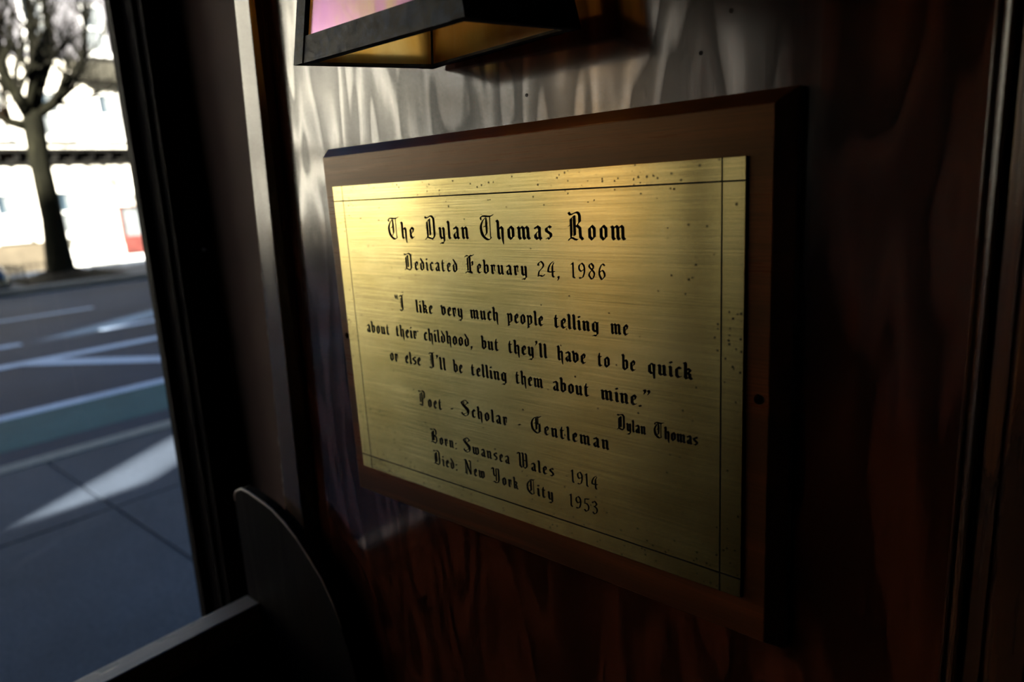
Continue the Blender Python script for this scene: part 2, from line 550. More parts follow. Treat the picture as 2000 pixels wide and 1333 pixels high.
# ------------------------------------------------------------------ the plaque
PL = empty('memorial_plaque', (.2, YW, 1.41), 'brass memorial plaque with black lettering on a dark sloped-edge wood board', 'plaque')
FX0, FX1, FZ0, FZ1, FY = -.0139, .4150, 1.2428, 1.5772, .0025
E_ = .0085
def rect(x0, x1, z0, z1, y):
    return [(x0, y, z0), (x1, y, z0), (x1, y, z1), (x0, y, z1)]
bd = MB().loft([rect(FX0, FX1, FZ0, FZ1, FY), rect(FX0 - E_, FX1 + E_, FZ0 - E_, FZ1 + E_, .0155), rect(FX0 - E_, FX1 + E_, FZ0 - E_, FZ1 + E_, YW)])
board = bd.build('backing_board', M['walnut'], PL, bevel=.0006)
SCREWS = [(-.0068, 1.4055, .0031), (.4090, 1.4066, .0034)]
for (sx, sz, sr) in SCREWS:              # screw holes are bored into the board
    cut = MB().disc((sx, sz), sr, -.01, .0125, 24).build('cutter', M['ink'])
    md = board.modifiers.new('bore', 'BOOLEAN')
    md.operation = 'DIFFERENCE'
    md.object = cut
    md.solver = 'EXACT'
    dg = bpy.context.evaluated_depsgraph_get()
    nm = bpy.data.meshes.new_from_object(board.evaluated_get(dg))
    board.modifiers.clear()
    board.data = nm
    bpy.data.objects.remove(cut, do_unlink=True)
    nm.materials.clear(); nm.materials.append(M['walnut'])
    s_ = MB().disc((sx, sz), sr * .92, .0085, .0125, 20)
    s_.box((sx - sr * .7, .0078, sz - .0004), (sx + sr * .7, .0086, sz + .0004))
    s_.build('screw', M['darkiron'], PL)

BZ1, BZ0 = 1.55, 1.2705
bp = MB().box((0, 0, BZ0), (.4, FY, BZ1))
plate = bp.build('brass_plate', M['brass'], PL, origin=(.2, 0, (BZ0 + BZ1) / 2), bevel=.00035)
uvl = plate.data.uv_layers.new(name='UVMap')
for lp in plate.data.loops:              # u runs up the plate, so the tangent is across the brushing
    co = plate.data.vertices[lp.vertex_index].co
    uvl.data[lp.index].uv = (co.z * 3, co.x * 3)
INK0, INK1 = -.00012, .0002
for nm_, a, b in (('border_line', (0, 1.53588), (.4, 1.53692)), ('border_line', (0, 1.28355), (.4, 1.28455)),
                  ('border_line', (.01440, BZ0), (.01502, BZ1)), ('border_line', (.38530, BZ0), (.38625, BZ1))):
    MB().box((a[0], INK0, a[1]), (b[0], INK1, b[1])).build(nm_, M['ink'], plate)

# ---------- blackletter, drawn with a broad nib (units: x-height 100)
NIB = math.radians(40)
def hull(pts):
    pts = sorted(set((round(x, 6), round(y, 6)) for x, y in pts))
    def half(p):
        h = []
        for q in p:
            while len(h) > 1 and (h[-1][0] - h[-2][0]) * (q[1] - h[-2][1]) - (h[-1][1] - h[-2][1]) * (q[0] - h[-2][0]) <= 0:
                h.pop()
            h.append(q)
        return h
    a, b = half(pts), half(pts[::-1])
    return a[:-1] + b[:-1]
def smooth_path(p, n=5):
    if len(p) < 3:
        return p
    out = []
    for i in range(len(p) - 1):
        p0, p1, p2, p3 = p[max(i - 1, 0)], p[i], p[i + 1], p[min(i + 2, len(p) - 1)]
        for k in range(n):
            t = k / n
            out.append(tuple(.5 * ((2 * p1[j]) + (-p0[j] + p2[j]) * t + (2 * p0[j] - 5 * p1[j] + 4 * p2[j] - p3[j]) * t * t + (-p0[j] + 3 * p1[j] - 3 * p2[j] + p3[j]) * t ** 3) for j in (0, 1)))
    return out + [p[-1]]
# a stroke is (width, path) or (width, path, 'c') for a curved one; width is in nib widths, or a pair for a taper
G = {}
def g(ch, adv, *st):
    G[ch] = (adv, st)
def minim(x):
    return (1, [(x - 6, 88), (x, 80), (x, 20), (x + 7, 9)])
H_ = .38     # hairline
g('i', 22, minim(10), (1, [(9, 124), (14, 117)]))
g('l', 22, (1, [(4, 134), (10, 124), (10, 20), (17, 9)]))
g('n', 48, minim(10), (H_, [(12, 72), (26, 88)]), (1, [(25, 90), (34, 79), (34, 20), (41, 9)]))
g('m', 74, minim(10), (H_, [(12, 72), (26, 88)]), (1, [(25, 90), (34, 79), (34, 20), (41, 9)]), (H_, [(36, 72), (50, 88)]), (1, [(49, 90), (58, 79), (58, 20), (66, 9)]))
g('u', 48, (1, [(4, 88), (10, 80), (10, 20), (20, 9)]), (H_, [(20, 8), (34, 26)]), (1, [(28, 88), (34, 80), (34, 20), (41, 9)]))
g('h', 46, (1, [(4, 134), (10, 124), (10, 20), (17, 9)]), (H_, [(12, 70), (26, 88)]), ((1, .85), [(25, 90), (34, 79), (34, 18)]), ((.85, .25), [(34, 18), (35, -6), (37, -26)]))
g('k', 46, (1, [(4, 134), (10, 124), (10, 20), (17, 9)]), (H_, [(12, 66), (24, 88)]), (.8, [(23, 90), (33, 79), (32, 64)]), (H_, [(32, 62), (14, 50)]), (.9, [(18, 56), (32, 44), (32, 20), (41, 9)]))
g('b', 44, (1, [(4, 134), (10, 124), (10, 22), (22, 9)]), (H_, [(22, 8), (34, 24)]), (H_, [(12, 70), (24, 88)]), (1, [(23, 90), (34, 78), (34, 22)]), (.5, [(34, 26), (22, 8)]))
g('d', 44, ((.45, 1), [(10, 130), (18, 112), (34, 78)]), (1, [(34, 78), (34, 26), (21, 9)]), (1, [(10, 76), (10, 22), (22, 9)]), (H_, [(10, 76), (24, 90), (32, 80)]))
g('o', 44, (1, [(10, 78), (10, 24), (23, 8)]), (1, [(21, 92), (34, 76), (34, 22)]), (H_, [(10, 78), (22, 92)]), (H_, [(22, 8), (34, 24)]))
g('e', 38, (1, [(10, 78), (10, 24), (21, 9)]), (H_, [(21, 8), (34, 22)]), (H_, [(10, 78), (21, 92)]), (1, [(20, 92), (31, 78)]), (.6, [(31, 78), (27, 58), (12, 44)]))
g('c', 36, (1, [(10, 78), (10, 24), (21, 9)]), (H_, [(21, 8), (34, 22)]), (H_, [(10, 78), (20, 92)]), (1, [(19, 92), (30, 80)]))
g('a', 44, (.9, [(9, 84), (13, 79)]), (.45, [(9, 84), (21, 93)]), (1, [(20, 93), (32, 80), (32, 20), (39, 9)]), (.42, [(32, 62), (20, 54), (10, 40)]), (1, [(10, 40), (10, 22), (20, 9)]), (H_, [(20, 8), (32, 26)]))
g('r', 36, minim(10), (H_, [(11, 72), (22, 88)]), (.95, [(20, 91), (30, 80)]), ((.42, .2), [(29, 80), (28, 62), (29, 36)]))
g('s', 40, (.95, [(24, 92), (33, 83)]), (.4, [(26, 92), (10, 78)]), (.95, [(10, 80), (10, 62), (32, 42), (32, 22)]), (.4, [(32, 24), (22, 8)]), (.6, [(22, 9), (17, 18), (9, 12)]))
g('t', 34, ((.35, 1), [(15, 120), (11, 98), (11, 80)]), (1, [(11, 90), (11, 22), (20, 9)]), (H_, [(20, 8), (30, 20)]), (.6, [(3, 88), (26, 90)]))
g('v', 46, (1, [(2, 104), (10, 84), (10, 24), (21, 9)]), (H_, [(21, 8), (34, 26)]), (1, [(22, 92), (34, 77), (34, 24)]))
g('w', 68, (1, [(4, 88), (10, 80), (10, 24), (20, 9)]), (H_, [(20, 8), (33, 26)]), (1, [(27, 88), (33, 80), (33, 24), (44, 9)]), (H_, [(44, 8), (57, 26)]), (1, [(46, 92), (57, 77), (57, 24)]))
g('y', 46, (1, [(4, 88), (10, 80), (10, 24), (20, 9)]), (H_, [(20, 8), (34, 26)]), (1, [(28, 88), (34, 80), (34, 10)]), ((.9, .4), [(34, 12), (35, -8), (26, -20)], 'c'), (.8, [(8, -28), (16, -22), (26, -27)], 'c'))
g('g', 46, (1, [(10, 78), (10, 24), (22, 9)]), (H_, [(22, 8), (34, 26)]), (H_, [(10, 78), (22, 90)]), (.7, [(20, 92), (30, 84), (40, 88)]), (1, [(34, 82), (34, 10)]), ((.9, .4), [(34, 12), (35, -8), (26, -20)], 'c'), (.8, [(8, -28), (16, -22), (26, -27)], 'c'))
g('p', 46, ((1, .7), [(4, 88), (10, 80), (10, -20)]), (.7, [(4, -24), (12, -20), (18, -14)]), (H_, [(12, 72), (24, 90)]), (1, [(23, 91), (34, 78), (34, 24), (22, 9)]), (.45, [(22, 9), (8, 20)]))
g('q', 46, (1, [(10, 78), (10, 24), (22, 9)]), (H_, [(22, 8), (34, 26)]), (H_, [(10, 78), (22, 90)]), (.8, [(20, 92), (32, 82)]), ((1, .6), [(34, 84), (34, 0), (36, -28)]))
g(',', 16, (1, [(5, 12), (9, 6)]), ((.8, .2), [(9, 6), (8, -8), (1, -20)]))
g('.', 16, (1, [(5, 12), (10, 6)]))
g(':', 18, (1, [(5, 12), (10, 6)]), (1, [(6, 74), (11, 68)]))
g('-', 22, (1.1, [(1, 46), (8, 50), (14, 46), (21, 50)], 'c'))
g('’', 18, (1, [(6, 150), (11, 144)]), ((.9, .2), [(11, 146), (11, 130), (3, 114)]))
g('”', 40, (1, [(6, 150), (11, 144)]), ((.9, .2), [(11, 146), (11, 130), (3, 114)]), (1, [(28, 150), (33, 144)]), ((.9, .2), [(33, 146), (33, 130), (25, 114)]))
g('“', 40, ((.5, 1), [(5, 172), (6, 150)]), ((.9, .2), [(6, 150), (9, 138), (17, 124)]), ((.5, 1), [(27, 172), (28, 150)]), ((.9, .2), [(28, 150), (31, 138), (39, 124)]))
TOP = (.85, [(10, 170), (17, 162), (30, 166), (50, 175), (62, 168), (70, 152)], 'c')
FOOT = (.75, [(6, 4), (14, 15), (24, 17), (38, 10), (50, 8), (56, 3)], 'c')
g('T', 92, ((.3, .9), [(18, 140), (16, 154), (24, 165)], 'c'), (.85, [(20, 160), (34, 166), (58, 163), (78, 165), (88, 172)], 'c'),
  ((.3, .9, 1, .8, .3), [(46, 156), (26, 130), (14, 88), (22, 36), (46, 6), (64, 6), (74, 20)], 'c'),
  ((.5, .95), [(48, 150), (48, 110)]), ((.95, .2), [(48, 112), (48, 50), (38, 32)]), (.55, [(33, 92), (44, 98), (46, 104)]), (.22, [(70, 160), (69, 18)]))
g('D', 88, TOP, (1, [(70, 156), (70, 30), (60, 10)]), FOOT, (.45, [(50, 8), (62, 18), (70, 28)]),
  (.9, [(22, 132), (22, 30)]), ((.4, .9), [(22, 30), (20, 22)]), (.85, [(40, 152), (40, 36)]), (.6, [(12, 88), (21, 94)]), (.3, [(22, 132), (40, 154)]))
g('R', 92, (.85, [(10, 176), (17, 164), (30, 166), (50, 176), (62, 168), (66, 152)], 'c'), (1, [(66, 154), (66, 116)]), (.42, [(66, 118), (46, 88)]),
  (1, [(50, 96), (66, 78), (68, 24), (80, 8)]), ((.75), [(6, 4), (14, 16), (26, 17), (38, 9), (50, 6)], 'c'),
  (.9, [(20, 136), (20, 32)]), ((.9, .4), [(20, 34), (17, 22)]), (1, [(38, 152), (38, 34)]), (.6, [(8, 92), (18, 98)]), (.3, [(20, 136), (38, 156)]))
g('F', 80, (.8, [(8, 158), (16, 170), (28, 166)], 'c'), (.85, [(38, 164), (50, 172), (62, 168), (74, 180)], 'c'), (1, [(42, 164), (42, 22), (52, 10)]), (.75, [(24, 146), (24, 30)]), (.6, [(12, 88), (22, 96)]),
  (.5, [(42, 98), (60, 104)]), (.8, [(62, 116), (64, 92), (60, 80)]), FOOT, (.3, [(24, 146), (42, 166)]))
g('I', 58, (.8, [(8, 154), (16, 168), (28, 164)], 'c'), (.85, [(28, 164), (38, 170), (52, 178)], 'c'), (1, [(36, 164), (36, 20)]), ((1, .5), [(36, 22), (24, 4), (10, 8)], 'c'), (.8, [(4, 10), (12, 16)]), (.35, [(20, 140), (20, 44)]), (.6, [(8, 90), (19, 96)]))
g('P', 84, TOP, (1, [(68, 156), (68, 104), (58, 88)]), (.45, [(58, 88), (42, 78)]), (1, [(42, 154), (42, 20)]), (.75, [(22, 136), (22, 44)]), (.6, [(10, 88), (21, 94)]), (.8, [(6, 10), (16, 18), (30, 10), (46, 8)], 'c'), (.3, [(22, 136), (42, 156)]))
g('B', 86, TOP, (.95, [(68, 156), (68, 116)]), (.42, [(68, 118), (46, 90)]), (1, [(50, 98), (68, 80), (70, 30), (58, 10)]), FOOT, (.4, [(50, 8), (60, 14), (70, 30)]),
  (.9, [(22, 132), (22, 30)]), (.85, [(40, 152), (40, 36)]), (.6, [(12, 88), (21, 94)]), (.3, [(22, 132), (40, 154)]))
g('S', 84, (.9, [(66, 158), (74, 148)]), ((.4, .7, .9), [(68, 162), (50, 174), (30, 166), (18, 150)], 'c'), (1, [(16, 154), (18, 130), (66, 88), (72, 60)], 'c'), ((1, .6, .35), [(72, 62), (66, 26), (46, 6), (26, 8)], 'c'),
  (.8, [(26, 12), (14, 24), (12, 36)], 'c'), (.85, [(20, 118), (60, 70)]), (.4, [(60, 70), (58, 44), (36, 30)], 'c'), (.6, [(34, 28), (26, 18)]), (.32, [(34, 160), (36, 110)]), (.32, [(64, 148), (40, 112)]))
g('G', 90, ((.3, .9, 1, .9, .4), [(42, 160), (22, 132), (12, 88), (20, 36), (44, 8), (58, 6)], 'c'), ((.5, .9), [(46, 158), (58, 166), (68, 162), (82, 176)], 'c'), (.95, [(48, 152), (48, 44)]), (.5, [(48, 44), (40, 34)]), (.7, [(34, 100), (50, 106), (66, 96), (76, 102)], 'c'), (1, [(72, 92), (72, 22), (58, 6)]), (.28, [(62, 162), (62, 104)]))
g('W', 100, (.85, [(4, 152), (10, 168), (22, 164)], 'c'), (1, [(22, 164), (22, 28), (36, 10)]), (1, [(42, 174), (50, 164), (50, 30)]), (1, [(70, 174), (78, 164), (80, 34), (66, 10)]), (.5, [(36, 10), (50, 26), (66, 8), (80, 30)]), (.6, [(12, 92), (21, 98)]), (.6, [(54, 92), (62, 98), (70, 92)]), (.4, [(22, 26), (50, 50)]))
g('N', 90, (.85, [(6, 164), (14, 170), (22, 160)], 'c'), (1, [(20, 164), (72, 12)]), (.6, [(26, 168), (44, 120)]), (.55, [(18, 146), (18, 20)]), (.85, [(4, 8), (16, 16), (30, 8)], 'c'), (.7, [(74, 158), (74, 12)]), (.8, [(60, 172), (70, 164), (84, 172)], 'c'), (.3, [(32, 146), (32, 24)]))
g('Y', 86, (.85, [(4, 154), (10, 170), (22, 164)], 'c'), (1, [(22, 164), (22, 96), (34, 80)]), (.42, [(34, 80), (52, 100)]), (.7, [(46, 170), (46, 30)]), (1, [(62, 174), (70, 164), (70, 40)]), ((1, .6), [(70, 42), (58, 12), (34, 6)], 'c'), (.8, [(14, 10), (24, 16), (38, 6)], 'c'), (.6, [(10, 124), (20, 130)]))
g('C', 80, ((.3, .9, 1, .8, .3), [(44, 158), (24, 130), (13, 88), (20, 36), (44, 6), (58, 8), (70, 22)], 'c'), ((.5, .85), [(36, 160), (50, 166), (62, 162), (72, 172)], 'c'), (.95, [(44, 150), (44, 48), (36, 34)]), (.55, [(29, 92), (42, 100)]), (.24, [(66, 160), (66, 22)]))
D_ = .74
g('1', 36, (D_, [(4, 120), (16, 136), (16, 16), (26, 8)]))
g('2', 56, (D_, [(8, 106), (14, 122), (30, 136), (46, 112), (40, 84), (14, 48), (8, 10)], 'c'), (.8, [(8, 8), (22, 14), (38, 8), (50, 22)], 'c'), (.8, [(8, 108), (14, 102)]))
g('4', 56, (D_, [(44, 138), (26, 118), (12, 84), (8, 54)], 'c'), (D_, [(8, 52), (24, 48), (52, 54)], 'c'), (.8, [(38, 100), (38, 14), (46, 6)]), (.35, [(38, 100), (50, 130)]))
g('8', 56, (D_, [(40, 112), (26, 134), (12, 112), (26, 88), (46, 58), (42, 26), (28, 6), (10, 36), (18, 62), (34, 84), (42, 112), (28, 134)], 'c'))
g('9', 54, (D_, [(30, 134), (12, 116), (10, 84), (24, 66), (42, 84)], 'c'), (D_, [(28, 134), (44, 112), (46, 64), (34, 18), (14, 8)], 'c'), (.7, [(10, 14), (18, 8)]))
g('6', 54, (D_, [(46, 122), (34, 132), (18, 104), (10, 56), (20, 18), (28, 6)], 'c'), (D_, [(28, 6), (46, 34), (42, 66), (30, 80), (12, 60)], 'c'), (.7, [(42, 128), (48, 120)]))
g('5', 52, (.8, [(14, 130), (28, 134), (46, 138)], 'c'), (.5, [(14, 132), (12, 84)]), (D_, [(12, 84), (30, 84), (44, 58), (38, 20), (22, 4), (8, 18)], 'c'))
g('3', 52, (D_, [(10, 118), (26, 134), (42, 112), (34, 90), (22, 82)], 'c'), (D_, [(22, 82), (42, 66), (44, 34), (26, 4), (10, 18)], 'c'), (.7, [(8, 122), (14, 114)]))

def stroke_polys(st, nib):
    w, path = st[0], st[1]
    if len(st) > 2:
        n = 5
        path2 = smooth_path(path, n)
    else:
        path2 = path
    N = len(path2)
    if isinstance(w, tuple):
        ws = []
        for i in range(N):
            t = i / (N - 1) * (len(w) - 1)
            k = min(int(t), len(w) - 2)
            ws.append(w[k] + (w[k + 1] - w[k]) * (t - k))
    else:
        ws = [w] * N
    res = []
    ca, sa = math.cos(NIB), math.sin(NIB)
    def nibpts(p, w_):
        L, T = max(nib * w_, 3.6) / 2, 1.7
        return [(p[0] + i * L * ca - j * T * sa, p[1] + i * L * sa + j * T * ca) for i, j in ((-1, -1), (1, -1), (1, 1), (-1, 1))]
    for i in range(N - 1):
        res.append(hull(nibpts(path2[i], ws[i]) + nibpts(path2[i + 1], ws[i + 1])))
    return res

def word_polys(txt, nib, gap):
    x, out = 0.0, []
    for ch in txt:
        adv, sts = G[ch]
        for st in sts:
            for poly in stroke_polys(st, nib):
                out.append([(px + x, py) for px, py in poly])
        x += adv + gap
    return out

def inscription(words, base, xh, nib=23, gap=10):
    mb = MB()
    for txt, u0, u1 in words:
        ps = word_polys(txt, nib, gap)
        lo = min(p[0] for q in ps for p in q)
        hi = max(p[0] for q in ps for p in q)
        k = (u1 - u0) / (hi - lo)
        s = xh / 100.0
        for q in ps:
            a = [(u0 + (px - lo) * k, INK0, base + py * s) for px, py in q]
            mb.loft([a, [(x_, INK1, z_) for x_, _, z_ in a]])
    return mb.build('inscription', M['ink'], plate)

inscription([('The', .0763, .1111), ('Dylan', .1240, .1757), ('Thomas', .1879, .2589), ('Room', .2724, .3199)], 1.5014, .0110, 16.5, 14)
inscription([('Dedicated', .0938, .1597), ('February', .1685, .2333), ('24,', .2434, .2638), ('1986', .2737, .3030)], 1.4747, .0084, 17, 14)
inscription([('“I', .0763, .0887), ('like', .1035, .1260), ('very', .1354, .1616), ('much', .1702, .2012), ('people', .2103, .2468), ('telling', .2564, .2962), ('me', .3054, .3201)], 1.4375, .0084, 19, 10)
inscription([('about', .0304, .0641), ('their', .0731, .1023), ('childhood,', .1115, .1706), ('but', .1804, .1999), ('they’ll', .2096, .2490), ('have', .2579, .2842), ('to', .2939, .3042), ('be', .3137, .3251), ('quick', .3345, .3671)], 1.4131, .0084, 19, 10)
inscription([('or', .0613, .0733), ('else', .0830, .1044), ('I’ll', .1146, .1367), ('be', .1452, .1571), ('telling', .1664, .2065), ('them', .2154, .2435), ('about', .2528, .2858), ('mine.”', .2955, .3361)], 1.3889, .0084, 19, 10)
inscription([('Poet', .0961, .1269), ('-', .1374, .1420), ('Scholar', .1512, .2043), ('-', .2150, .2191), ('Gentleman', .2287, .3018)], 1.3514, .0083, 19, 16)
inscription([('Dylan', .3086, .3322), ('Thomas', .3380, .3706)], 1.3692, .0066, 23, 8)
inscription([('Born:', .1081, .1423), ('Swansea', .1505, .2041), ('Wales', .2121, .2499), ('1914', .2657, .2908)], 1.3181, .0078, 18.5, 16)
inscription([('Died:', .1097, .1408), ('New', .1490, .1739), ('York', .1820, .2119), ('City', .2206, .2476), ('1953', .2632, .2899)], 1.2977, .0078, 18.5, 16)

# ------------------------------------------------------------------ the wall lamp
LZ = 1.636
LX0, LX1, LY0, LY1 = .0965, .2710, -.087, .008
LH = .19                      # height of the tapered body
IN = .035                     # how far each side leans in at the top
LP = empty('wall_lamp', ((LX0 + LX1) / 2, YW, LZ), 'patinated copper wall lamp with iridescent pink and amber glass panes above the plaque', 'lamp')
def lc(i, j, h, off=0.0):
    """corner of the lamp body: i,j in 0..1, height fraction h, inward offset"""
    q = Vector(QUAD[(i, j)])
    d = CEN - q
    q = q + Vector((math.copysign(1, d.x) * (IN * h + off), math.copysign(1, d.y) * (IN * .5 * h + off)))
    return Vector((q.x, q.y, LZ + LH * h))
QUAD = {(0, 0): (.0965, -.087), (1, 0): (.2710, -.087), (1, 1): (.2900, -.002), (0, 1): (.1340, .0145)}
CEN = Vector((.198, -.040))
corners = [(0, 0), (1, 0), (1, 1), (0, 1)]
RB = .018 / LH
T_ = .0022
for a, b in zip(corners, corners[1:] + corners[:1]):
    # bottom bar: an angle strip, upright leg plus a lip turned inwards
    m = MB()
    rb = RB * (.5 if a == (0, 1) else 1.0)      # the window side has a narrower bar
    m.hexa([lc(*a, 0), lc(*b, 0), lc(*b, 0, T_), lc(*a, 0, T_), lc(*a, rb), lc(*b, rb), lc(*b, rb, T_), lc(*a, rb, T_)])
    m.hexa([lc(*a, 0), lc(*b, 0), lc(*b, 0, .0075), lc(*a, 0, .0075)] + [p + Vector((0, 0, .0018)) for p in (lc(*a, 0), lc(*b, 0), lc(*b, 0, .0075), lc(*a, 0, .0075))])
    m.build('bottom_bar', M['patina'], LP)
    m = MB()
    m.hexa([lc(*a, 1 - RB), lc(*b, 1 - RB), lc(*b, 1 - RB, T_), lc(*a, 1 - RB, T_), lc(*a, 1), lc(*b, 1), lc(*b, 1, T_), lc(*a, 1, T_)])
    m.build('top_bar', M['patina'], LP)
    # pane: outer skin and inner skin, told apart by an attribute
    d0, d1 = T_ + .0002, T_ + .0032
    h0, h1 = .01, .99
    def lerp(p, q, t):
        return p + (q - p) * t
    P = [lerp(lc(*a, h, d), lc(*b, h, d), t) for d in (d0, d1) for (h, t) in ((h0, .012), (h0, .988), (h1, .012), (h1, .988))]
    pm = MB().hexa([P[0], P[1], P[5], P[4], P[2], P[3], P[7], P[6]])
    po = pm.build('glass_panel', M['artglass'] if a == (0, 0) else M['amber'], LP)
    if a == (0, 0):
        po['label'] = 'iridescent pink glass pane'
    else:
        po['label'] = 'streaky amber glass pane'
    at_ = po.data.attributes.new('outer', 'FLOAT', 'FACE')
    outn = ((lc(*a, .5) + lc(*b, .5)) / 2 - Vector((CEN.x, CEN.y, LZ + LH / 2))).normalized()
    for f in po.data.polygons:
        at_.data[f.index].value = 1.0 if f.normal.dot(outn) > .3 else 0.0
for k, c in enumerate(corners):
    # corner post: two straps folded round the edge
    nx, pv = corners[(k + 1) % 4], corners[(k - 1) % 4]
    m = MB()
    for o_ in (nx, pv):
        def strap(h, off):
            p, q = lc(*c, h, off), lc(*o_, h, off)
            return p, p + (q - p).normalized() * .011
        e0, e1 = strap(0, -.0009)
        e2, e3 = strap(0, T_ - .0006)
        f0, f1 = strap(1, -.0009)
        f2, f3 = strap(1, T_ - .0006)
        m.hexa([e0, e1, e3, e2, f0, f1, f3, f2])
    m.build('corner_post', M['patina'], LP)
cap = MB().loft([[lc(*c, 1, -.012) for c in corners], [lc(*c, 1, -.012) + Vector((0, 0, .004)) for c in corners], [Vector((.198 + (.02 if c[0] else -.02), -.040 + (.012 if c[1] else -.012), LZ + LH + .05)) for c in corners]])
cap.build('roof_cap', M['patina'], LP)
MB().box((.164, YW - .006, LZ + .12), (.204, YW, LZ + .30)).build('wall_plate', M['patina'], LP)
MB().tube([(.198, YW - .004, LZ + .27), (.198, -.01, LZ + .285), (.198, -.035, LZ + .28), (.198, -.035, LZ + LH + .048)], .004, 10).build('bracket_arm', M['patina'], LP, smooth=True)
MB().tube([(.198, -.038, LZ + LH + .02), (.198, -.038, LZ + .155)], .011, 14).build('bulb_socket', M['darkiron'], LP)
bl = []
for i in range(9):
    a = math.pi * i / 8
    bl.append([(.198 + .019 * math.sin(a) * math.cos(t) + 1e-5, -.038 + .019 * math.sin(a) * math.sin(t), LZ + .135 + .024 * math.cos(a)) for t in [2 * math.pi * j / 14 for j in range(14)]])
MB().loft(bl).build('light_bulb', M['bulb'], LP, smooth=True)
pl = bpy.data.lights.new('lamp_light', 'POINT')
pl.energy = .13
pl.color = (1.0, .64, .28)
pl.shadow_soft_size = .02
plo = bpy.data.objects.new('lamp_light', pl)
COL.objects.link(plo)
plo.parent = LP
plo.location = Vector((.198, -.038, LZ + .10)) - WL[LP.name]

# ------------------------------------------------------------------ the bench under the window
BN = empty('window_bench', (-.2, -1.0, 0), 'dark wooden bench with rounded end panel standing under the window', 'bench')
RX0, RX1, RZ = -.287, -.254, 1.020
def bench_end(y0, y1):
    p = [(-.288, 0.0), (-.285, .985), (-.2826, 1.117), (-.2800, 1.1675), (-.275, 1.1745), (-.2586, 1.1827), (-.2397, 1.1829), (-.2245, 1.1808), (-.2031, 1.1776), (-.1854, 1.1739),
         (-.1602, 1.1638), (-.1381, 1.1512), (-.1147, 1.1322), (-.0933, 1.1133), (-.0756, 1.0881), (-.063, 1.0616), (-.0491, 1.0161), (-.0403, .9593), (-.0352, .8836),
         (-.020, .78), (.02, .70), (.10, .655), (.20, .64), (.24, .62), (.255, .58), (.255, 0)]
    return MB().loft([[(x, y0, z) for x, z in p], [(x, y1, z) for x, z in p]])
EY0, EY1 = -.0102, .0030
ep = bench_end(EY0, EY1).build('end_panel', M['bench'], BN, bevel=.0012)
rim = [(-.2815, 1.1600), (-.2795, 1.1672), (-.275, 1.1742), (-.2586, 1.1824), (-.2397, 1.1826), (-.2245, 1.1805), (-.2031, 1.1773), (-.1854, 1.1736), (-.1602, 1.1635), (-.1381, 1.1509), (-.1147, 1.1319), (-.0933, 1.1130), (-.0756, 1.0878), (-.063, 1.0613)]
tag(MB().tube([(x, EY0 + .0006, z - .0006) for x, z in rim], [.0004] + [.0014] * 8 + [.0011, .0009, .0008, .0006, .0003], 6).build('worn_lit_edge', M['wornlit'], ep, smooth=True), 'pale worn line along the rounded edge, with its highlight put into the colour')  # light-coloured tube stands in for the lit rim as well as wear
bench_end(-2.03, -2.0).build('end_panel', M['bench'], BN)
MB().box((RX0, -2.0, RZ - .04), (RX1, EY0, RZ)).build('back_rail', M['rail'], BN, bevel=.002)
MB().box((RX0 + .006, -2.0, .40), (RX1 - .008, EY0, RZ - .04)).build('back_board', M['bench'], BN)
MB().box((RX1 - .008, -2.0, .40), (.24, EY0, .44)).build('seat', M['bench'], BN)

# ------------------------------------------------------------------ the street
XK, XF, XB = -4.24, -15.75, -20.3            # near kerb, far kerb, house fronts
ZS_ = .12
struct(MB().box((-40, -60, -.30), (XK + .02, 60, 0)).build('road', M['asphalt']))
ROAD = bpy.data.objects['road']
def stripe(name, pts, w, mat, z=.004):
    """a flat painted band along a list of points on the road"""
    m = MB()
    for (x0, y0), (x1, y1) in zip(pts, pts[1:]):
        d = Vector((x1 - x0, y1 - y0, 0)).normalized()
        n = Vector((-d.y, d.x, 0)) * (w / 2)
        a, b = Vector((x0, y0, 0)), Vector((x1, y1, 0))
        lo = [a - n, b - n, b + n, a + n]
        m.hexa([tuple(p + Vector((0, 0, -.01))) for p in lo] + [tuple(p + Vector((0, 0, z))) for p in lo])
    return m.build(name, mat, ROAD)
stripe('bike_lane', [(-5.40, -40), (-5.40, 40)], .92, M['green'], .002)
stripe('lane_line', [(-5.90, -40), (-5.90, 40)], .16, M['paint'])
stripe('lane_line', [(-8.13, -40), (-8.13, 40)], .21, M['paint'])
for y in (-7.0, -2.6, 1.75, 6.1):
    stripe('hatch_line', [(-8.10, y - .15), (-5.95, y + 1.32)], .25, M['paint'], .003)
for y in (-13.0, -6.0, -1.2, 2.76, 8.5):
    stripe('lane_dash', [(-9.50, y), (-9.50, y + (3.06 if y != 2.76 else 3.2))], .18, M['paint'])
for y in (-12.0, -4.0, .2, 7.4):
    stripe('lane_dash', [(-12.03, y), (-12.03, y + 3.3)], .13, M['paint'])

